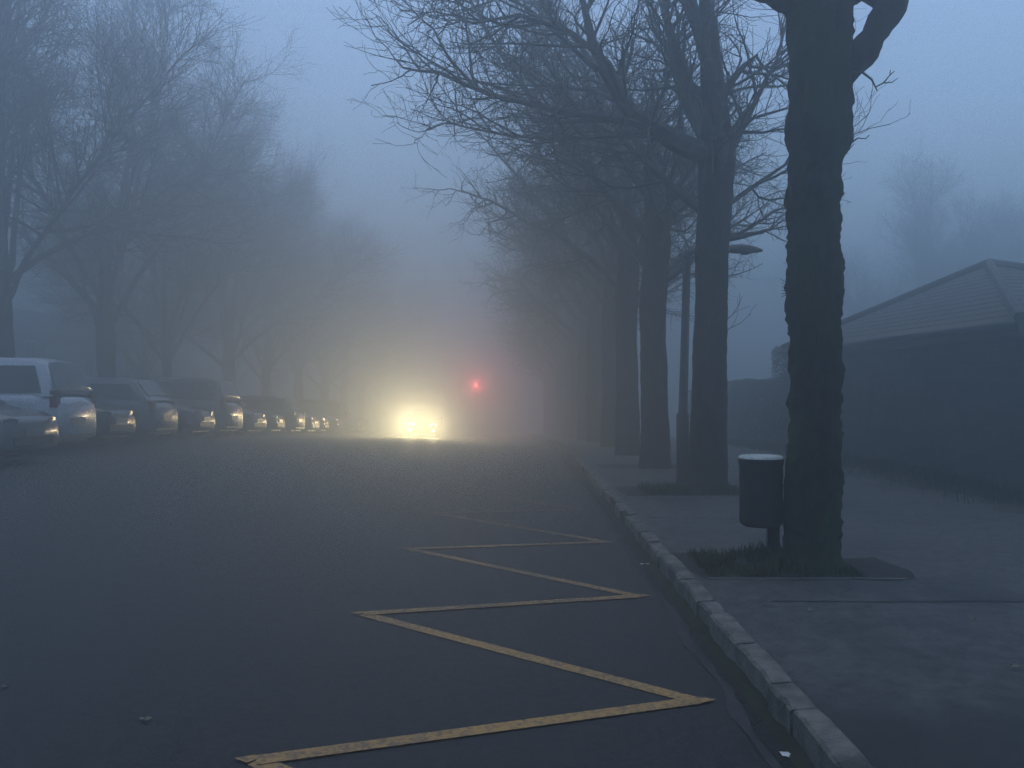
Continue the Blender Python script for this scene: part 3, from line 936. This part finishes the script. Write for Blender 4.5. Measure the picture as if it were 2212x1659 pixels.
def make_car(kind, body_m, label, lit=False):
    L, W, H = {'hatch': (3.95, 1.70, 1.46), 'mpv': (4.1, 1.74, 1.69), 'saloon': (4.4, 1.74, 1.43)}[kind]
    h2 = L / 2; w2 = W / 2
    belt = {'hatch': .93, 'mpv': 1.02, 'saloon': .92}[kind]
    if kind == 'hatch':
        top = [(-h2, .74), (-h2 + .06, .86), (-h2 + .25, belt), (h2 - 1.15, belt), (h2 - .9, belt - .02), (h2 - .3, .79), (h2 - .06, .70), (h2, .58)]
        rp = [(-h2 + .10, belt), (-h2 + .50, H - .07), (-h2 + .9, H - .01), (.0, H), (.35, H - .05), (h2 - .92, belt)]
    elif kind == 'mpv':
        top = [(-h2, .80), (-h2 + .05, .95), (-h2 + .2, belt), (h2 - 1.0, belt), (h2 - .8, belt - .02), (h2 - .25, .88), (h2 - .05, .76), (h2, .6)]
        rp = [(-h2 + .05, belt), (-h2 + .28, H - .08), (-h2 + .6, H - .01), (.1, H), (.55, H - .07), (h2 - .72, belt)]
    else:
        top = [(-h2, .70), (-h2 + .06, .84), (-h2 + .3, .95), (-h2 + .8, belt), (h2 - 1.3, belt), (h2 - 1.0, belt - .02), (h2 - .3, .78), (h2 - .06, .68), (h2, .56)]
        rp = [(-h2 + .55, belt), (-h2 + 1.15, H - .06), (-h2 + 1.5, H - .01), (.05, H), (.3, H - .05), (h2 - 1.05, belt)]
    wx = (h2 - .80, -h2 + .72); wr = .31
    e = empty('parked_car', (0, 0, 0), label, 'car')
    # lower body
    xs = sorted(set([round(v, 3) for v in frange(-h2, h2, .1)] + [-h2 + .02, -h2 + .05, h2 - .02, h2 - .05] + [round(c_ + s * .375, 3) for c_ in wx for s in (-1, -.97, -.9, -.75, -.5, .5, .75, .9, .97, 1)]))
    rows = []
    for x in xs:
        en = abs(x) / h2
        w = w2 * (1 - .16 * max(0, (en - .72) / .28) ** 2.4)
        tp_ = lerp_prof(top, x)
        bt = .17 + .06 * max(0, (en - .9) / .1)
        for c_ in wx:
            if abs(x - c_) < .375: bt = max(bt, wr + math.sqrt(.375 ** 2 - (x - c_) ** 2))
        bt = min(bt, tp_ - .1)
        g = tp_ - bt
        half = [(w * .80, bt), (w * .975, bt + .02), (w, bt + .30 * g), (w * .995, bt + .62 * g), (w * .97, bt + .86 * g), (w * .90, tp_), (w * .45, tp_ + .025)]
        rows.append([(x, y, z) for y, z in half] + [(x, 0, tp_ + .032)] + [(x, -y, z) for y, z in half[::-1]])
    b = MB()
    b.grid(rows, close=True, flip=True)
    nn = len(rows[0])
    b.f.append(tuple(range(nn))); b.f.append(tuple(len(b.v) - nn + k for k in range(nn))[::-1])
    body = b.build('body', body_m, e, smooth=True)
    # cabin shell
    wb, wt = w2 * .91, w2 * .72
    side_y = lambda z: wb + (wt - wb) * (z - belt) / (H - .05 - belt)
    xr0, xf0 = rp[0][0], rp[-1][0]
    gx = sorted(set([round(v, 3) for v in frange(xr0, xf0, .12)] + [p[0] for p in rp]))
    rows = []
    zr_ = lambda x: lerp_prof(rp, x)
    for x in gx:
        z = zr_(x)
        zs = max(belt - .01, z - .06)
        half = [(wb, belt - .03), (side_y(zs), zs), (side_y(zs) - .05, max(zs, z - .015)), (side_y(zs) * .55, max(zs, z) + .012)]
        rows.append([(x, y, q) for y, q in half] + [(x, 0, max(zs, z) + .018)] + [(x, -y, q) for y, q in half[::-1]])
    b = MB(); b.grid(rows, flip=True)
    b.build('cabin', body_m, e, smooth=True)
    # glass: windscreen and rear window follow the slope, a little proud
    def slope_glass(name, xa, xb):
        b = MB(); rows = []
        for i in range(7):
            x = xa + (xb - xa) * i / 6
            z = zr_(x)
            zs = max(belt, z - .06)
            yy = side_y(zs) - .085
            row = []
            for k in range(9):
                y = yy * (k / 4 - 1)
                f_ = 1 - abs(k / 4 - 1) ** 3
                row.append((x + (.012 if xa > 0 else -.012), y, z + .016 + .022 * f_))
            rows.append(row)
        b.grid(rows, flip=(xb < xa) != (xa < 0))
        return b.build(name, glass_m, e, smooth=True)
    fr = rp[-2]; rr_ = rp[1]
    slope_glass('windscreen', xf0 - .10, fr[0] + .02)
    slope_glass('rear_window', xr0 + (rr_[0] - xr0) * .22, rr_[0] - .01)
    for s in (-1, 1):
        zt = H - .15
        def q(x, z): return (x, s * (side_y(z) + .010), z)
        xs_f = lambda z: xf0 - .16 - (xf0 - fr[0]) * (z - belt) / (fr[1] - belt)       # along the front pillar
        xs_r = lambda z: xr0 + .20 + (rr_[0] - xr0) * (z - belt) / (rr_[1] - belt)
        mid = .12 if kind != 'saloon' else 0
        zb_ = belt + .035
        for nm, xa, xb in (('side_window', None, mid + .04), ('side_window', mid - .04, None)):
            b = MB(); rows = []
            for i in range(4):
                z = zb_ + (zt - zb_) * i / 3
                x1 = xs_f(z) if xa is None else xa
                x0 = xs_r(z) if xb is None else xb
                rows.append([q(x0 + (x1 - x0) * k / 4, z) for k in range(5)])
            b.grid(rows, flip=s > 0)
            b.build(nm, glass_m, e, smooth=True)
        # door mirror
        b = MB()
        mx = xf0 - .28
        b.lathe([(.001, -.075), (.05, -.07), (.075, -.03), (.08, .02), (.062, .06), (.001, .065)], 12, (mx, s * (w2 + .05), belt + .07), 'y')
        mr = b.build('door_mirror', body_m, e, smooth=True)
        b = MB(); b.tube([(mx, s * (wb - .02), belt + .03), (mx, s * (w2), belt + .05)], [.025, .022], 6); b.build('mirror_arm', plastic_m, mr)
        # door handles and sill
        for hx in (.28, -.72):
            b = MB()
            b.box(hx - .09, hx + .09, s * (w2 + .003) - .014, s * (w2 + .003) + .014, belt - .14, belt - .115)
            b.build('door_handle', plastic_m, e)
    # lamps, plates, bumpers
    for s in (-1, 1):
        b = MB(); yc = s * (w2 * .66)
        xe = h2 - .055
        rows = [[(xe + .055 - .13 * abs((k / 4) - (.0 if s > 0 else 1.0)) ** 1.6 * 0 - .11 * (abs(yc + (k - 2) * .075) / w2) ** 4 + (.012 if lit else 0), yc + (k - 2) * (.085 if lit else .075), (.57 if lit else .60) + j * (.08 if lit else .055) - .01 * abs(k - 2)) for k in range(5)] for j in range(3)]
        b.grid(rows, flip=False)
        hm = LIT if lit else lens_m
        b.build('headlight', hm, e, smooth=True)
        if lit:
            b = MB(); b.lathe([(.085, .03), (.07, .045), (.001, .05)], 16, (h2 - .005, 0, 0), 'x')
            b.v = [(x_, y_ + s * w2 * .70, z_ + .36) for x_, y_, z_ in b.v]
            b.build('glow_disc', hm, e, smooth=True)  # added lit disc, makes the headlight glow taller
        b = MB(); yc = s * (w2 * .80)
        zt0 = .70 if kind != 'mpv' else .80
        b.box(-h2 - .012 + .03, -h2 + .12, yc - .09, yc + .09, zt0, zt0 + (.18 if kind != 'mpv' else .30))
        b.build('tail_light', tail_m, e)
    b = MB(); b.box(h2 - .10, h2 + .028, -w2 * .62, w2 * .62, .30, .42); b.build('grille', plastic_m, e)
    for xx, nm in ((h2 + .029, 'number_plate'), (-h2 - .012, 'number_plate')):
        b = MB(); b.box(xx - .01, xx + .006, -.26, .26, .44 if xx > 0 else .50, .55 if xx > 0 else .61); b.build(nm, plate_m, e)
    b = MB(); b.box(-h2 - .014, -h2 + .10, -w2 * .70, w2 * .70, .25, .30); b.build('bumper_strip', plastic_m, e)
    for c_ in wx:
        for s in (-1, 1):
            b = MB()
            yc = s * (w2 - .115)
            b.lathe([(.19, -.095), (.285, -.10), (wr, -.075), (wr + .002, 0), (wr, .075), (.285, .10), (.19, .095)], 28, (c_, yc, wr), 'y')
            ty = b.build('wheel', tyre_m, e, smooth=True)
            b = MB(); b.lathe([(.195, .02 * s), (.19, .088 * s), (.15, .075 * s), (.06, .055 * s), (.05, .085 * s), (.001, .09 * s)], 20, (c_, yc, wr), 'y')
            b.build('rim', rim_m, ty, smooth=True)
    b = MB(); b.box(-h2 + .15, h2 - .15, -w2 * .78, w2 * .78, .16, .55); b.build('underbody', plastic_m, e)
    return e


LIT = emit('lit_headlamp', (1.0, .78, .42), 1500.0)
LIT.cycles.emission_sampling = 'NONE'


def place_car(o, x, y, heading):
    """heading: direction of the nose in the ground plane; the car stands on the slope"""
    dzx = (road_z(x + .9, y) - road_z(x - .9, y)) / 1.8
    dzy = (road_z(x, y + .9) - road_z(x, y - .9)) / 1.8
    up = Vector((-dzx, -dzy, 1)).normalized()
    f = Vector((math.cos(heading), math.sin(heading), 0))
    f = (f - up * f.dot(up)).normalized()
    s = up.cross(f)
    M = Matrix(((f.x, s.x, up.x, x), (f.y, s.y, up.y, y), (f.z, s.z, up.z, road_z(x, y)), (0, 0, 0, 1)))
    o.rotation_euler = M.to_euler()
    o.location = (x, y, road_z(x, y))


paints = {k: paint('car_paint_' + k, v) for k, v in {
    'beige': (.14, .135, .12), 'white': (.58, .60, .62), 'dark': (.022, .024, .028), 'silver': (.16, .17, .18), 'blue': (.022, .035, .075),
    'grey': (.10, .105, .11), 'green': (.02, .04, .035), 'red': (.12, .016, .014)}.items()}
cars = [  # centre distance, type, colour, nose out?, end x, label
    (13.75, 'hatch', 'beige', 1, -7.4, 'grey beige hatchback cut by the left edge, nearest of the parked row'),
    (16.35, 'mpv', 'white', 0, -8.02, 'tall white people carrier parked tail to the road beside the beige hatchback'),
    (18.35, 'hatch', 'dark', 1, -8.1, 'dark hatchback between the white people carrier and the silver car'),
    (20.75, 'hatch', 'silver', 0, -8.1, 'silver hatchback parked tail out right after the dark hatchback'),
    (23.15, 'saloon', 'blue', 1, -8.0, 'dark blue saloon parked nose out next to the silver hatchback'),
    (25.75, 'mpv', 'silver', 0, -8.05, 'silver people carrier just past the dark blue saloon'),
    (28.3, 'hatch', 'grey', 1, -8.05, 'mid grey hatchback, seventh car of the parked row'),
    (30.9, 'saloon', 'dark', 1, -8.1, 'black saloon, eighth car of the parked row'),
    (33.5, 'hatch', 'green', 0, -8.0, 'dark green hatchback, ninth car of the parked row'),
    (36.1, 'hatch', 'silver', 1, -8.0, 'silver hatchback, tenth car of the parked row'),
    (38.6, 'saloon', 'grey', 1, -8.1, 'grey saloon, eleventh car of the parked row'),
    (41.3, 'hatch', 'dark', 1, -8.0, 'black hatchback, twelfth car of the parked row'),
    (44.0, 'mpv', 'blue', 0, -8.1, 'dark blue people carrier, thirteenth car of the parked row'),
    (46.8, 'hatch', 'white', 1, -8.0, 'white hatchback, fourteenth car of the parked row'),
    (49.5, 'saloon', 'silver', 1, -8.0, 'silver saloon, last visible car of the parked row'),
]
cproto = {}
LEN = {'hatch': 3.95, 'mpv': 4.1, 'saloon': 4.4}


def repaint(o, m):
    for ch in o.children:
        if ch.name.split('.')[0] in ('body', 'cabin', 'door_mirror'):
            ch.material_slots[0].link = 'OBJECT'
            ch.material_slots[0].material = m


rng = random.Random(3)
for i, (y, k, c_, nose, xe, lab) in enumerate(cars):
    if k not in cproto:
        o = make_car(k, paints[c_], lab); cproto[k] = o
    else:
        o = copy_tree(cproto[k]); o['label'] = lab
    repaint(o, paints[c_])
    o['group'] = 'cars parked side by side along the left of the road'
    place_car(o, xe - LEN[k] / 2, y, (0 if nose else PI) + rng.uniform(-.05, .05))

# the oncoming car with its headlights on
D_CAR = 45.0
o = make_car('hatch', paints['grey'], 'oncoming car with glaring yellow headlights coming along the foggy road', lit=True)
o.name = 'oncoming_car'
place_car(o, -4.6, D_CAR + 2, -PI / 2)
for s in (-1, 1):
    ld = bpy.data.lights.new('headlight_beam', 'SPOT')
    ld.energy = 1550
    ld.color = (1.0, .77, .41)
    ld.spot_size = math.radians(66); ld.spot_blend = 1.0
    ld.shadow_soft_size = .08
    lo = bpy.data.objects.new('headlight_beam', ld)
    COL.objects.link(lo)
    lo.parent = o
    lo.location = (3.95 / 2 + .12, s * .58, .66)
    # spot looks down its -Z: aim along the car's +X, dipped a little
    lo.rotation_euler = Vector((1, -.14, -.035)).to_track_quat('-Z', 'Y').to_euler()

# ------------------------------------------------------------------ red traffic signal far down the road
d = 66.0
p = px(1028, 832, d)
gz = road_z(p.x, d)
e = empty('traffic_light', (p.x, d + .2, gz), 'traffic light showing red, glowing in the fog above the road', 'traffic light')
b = MB(); b.tube([(0, .08, -.1), (0, .08, p.z - gz + .35)], [.05, .04], 12); b.build('pole', mat('galvanised', (.34, .35, .36), (.26, .27, .28), 6, .5), e, smooth=True)
zc = p.z - gz
b = MB(); b.box(-.16, .16, -.14, .02, zc - .75, zc + .2); hd = b.build('signal_head', metal_dark, e)
for k, (nm, m_) in enumerate((('red_lamp', emit('red_signal', (1.0, .12, .13), 900.0)), ('amber_lamp', mat('amber_lens', (.16, .08, .01), None, 8, .3)), ('green_lamp', mat('green_lens', (.01, .09, .05), None, 8, .3)))):
    b = MB(); b.lathe([(.135, -.145), (.11, -.19), (.001, -.205)], 20, (0, 0, zc - .3 * k), 'y'); b.build(nm, m_, hd, smooth=True)
    b = MB(); b.lathe([(.142, -.145), (.142, -.215)], 20, (0, 0, zc - .3 * k), 'y'); b.build('hood', plastic_m, hd, smooth=True)
ld = bpy.data.lights.new('signal_glow', 'SPOT'); ld.energy = 380; ld.color = (1.0, .05, .08); ld.shadow_soft_size = .09
ld.spot_size = math.radians(140); ld.spot_blend = 1
lo = bpy.data.objects.new('signal_glow', ld); COL.objects.link(lo); lo.parent = e
lo.location = (0, -.30, zc); lo.rotation_euler = (-PI / 2, 0, 0)

# ------------------------------------------------------------------ fog
b = MB(); b.box(-112, 112, -66, 232, -14.5, 15.2)
hz = b.build('haze', None or asphalt)
m, nt, out = nodes_of('fog')
pv = nt.nodes.new('ShaderNodeVolumePrincipled')
pv.inputs['Color'].default_value = (.715, .785, .80, 1)
pv.inputs['Density'].default_value = .046
pv.inputs['Anisotropy'].default_value = .78
pv.inputs['Density Attribute'].default_value = ''
pv.inputs['Temperature Attribute'].default_value = ''
pv.inputs['Color Attribute'].default_value = ''
nt.links.new(pv.outputs[0], out.inputs['Volume'])
hz.data.materials[0] = m
hz.display_type = 'WIRE'
tag(hz, 'thick blue grey fog filling the whole street', 'fog', kind='stuff')

# ------------------------------------------------------------------ sky, sun, camera, colour
SUN_EL, SUN_ROT = math.radians(75), math.radians(3)
w = bpy.data.worlds.new('World'); S.world = w
w.use_nodes = True
nt = w.node_tree
bg = nt.nodes['Background']
sky = nt.nodes.new('ShaderNodeTexSky'); sky.sky_type = 'NISHITA'; sky.sun_disc = False
sky.sun_elevation = SUN_EL; sky.sun_rotation = SUN_ROT
sky.air_density = 1.0; sky.dust_density = 1.0; sky.ozone_density = 2.2
nt.links.new(sky.outputs[0], bg.inputs[0])
bg.inputs[1].default_value = .15
sl = bpy.data.lights.new('sun', 'SUN'); sl.energy = .02; sl.angle = math.radians(25); sl.color = (1, .96, .92)
so = bpy.data.objects.new('sun', sl); COL.objects.link(so)
dirv = Vector((math.sin(SUN_ROT) * math.cos(SUN_EL), math.cos(SUN_ROT) * math.cos(SUN_EL), math.sin(SUN_EL)))
so.rotation_euler = dirv.to_track_quat('Z', 'Y').to_euler()

cd = bpy.data.cameras.new('camera'); cam = bpy.data.objects.new('camera', cd); COL.objects.link(cam)
cam.location = (0, 0, EYE)
cam.rotation_euler = (PI / 2, 0, 0)
cd.sensor_width = 36; cd.lens = 36 * F / 2212
cd.shift_y = (829.5 - 825) / 2212 * -1
cd.clip_end = 1000
S.camera = cam

S.view_settings.view_transform = 'Standard'
S.view_settings.look = 'None'
S.view_settings.exposure = 0.72
S.view_settings.gamma = 1
S.cycles.use_denoising = True
S.cycles.denoising_prefilter = 'NONE'
S.cycles.denoising_input_passes = 'RGB_ALBEDO_NORMAL'
try: S.cycles.denoiser = 'OPENIMAGEDENOISE'
except Exception: pass
S.cycles.max_bounces = 8
S.cycles.volume_bounces = 4
S.cycles.transparent_max_bounces = 8
S.cycles.sample_clamp_indirect = 1.0
S.cycles.sample_clamp_direct = 4.0
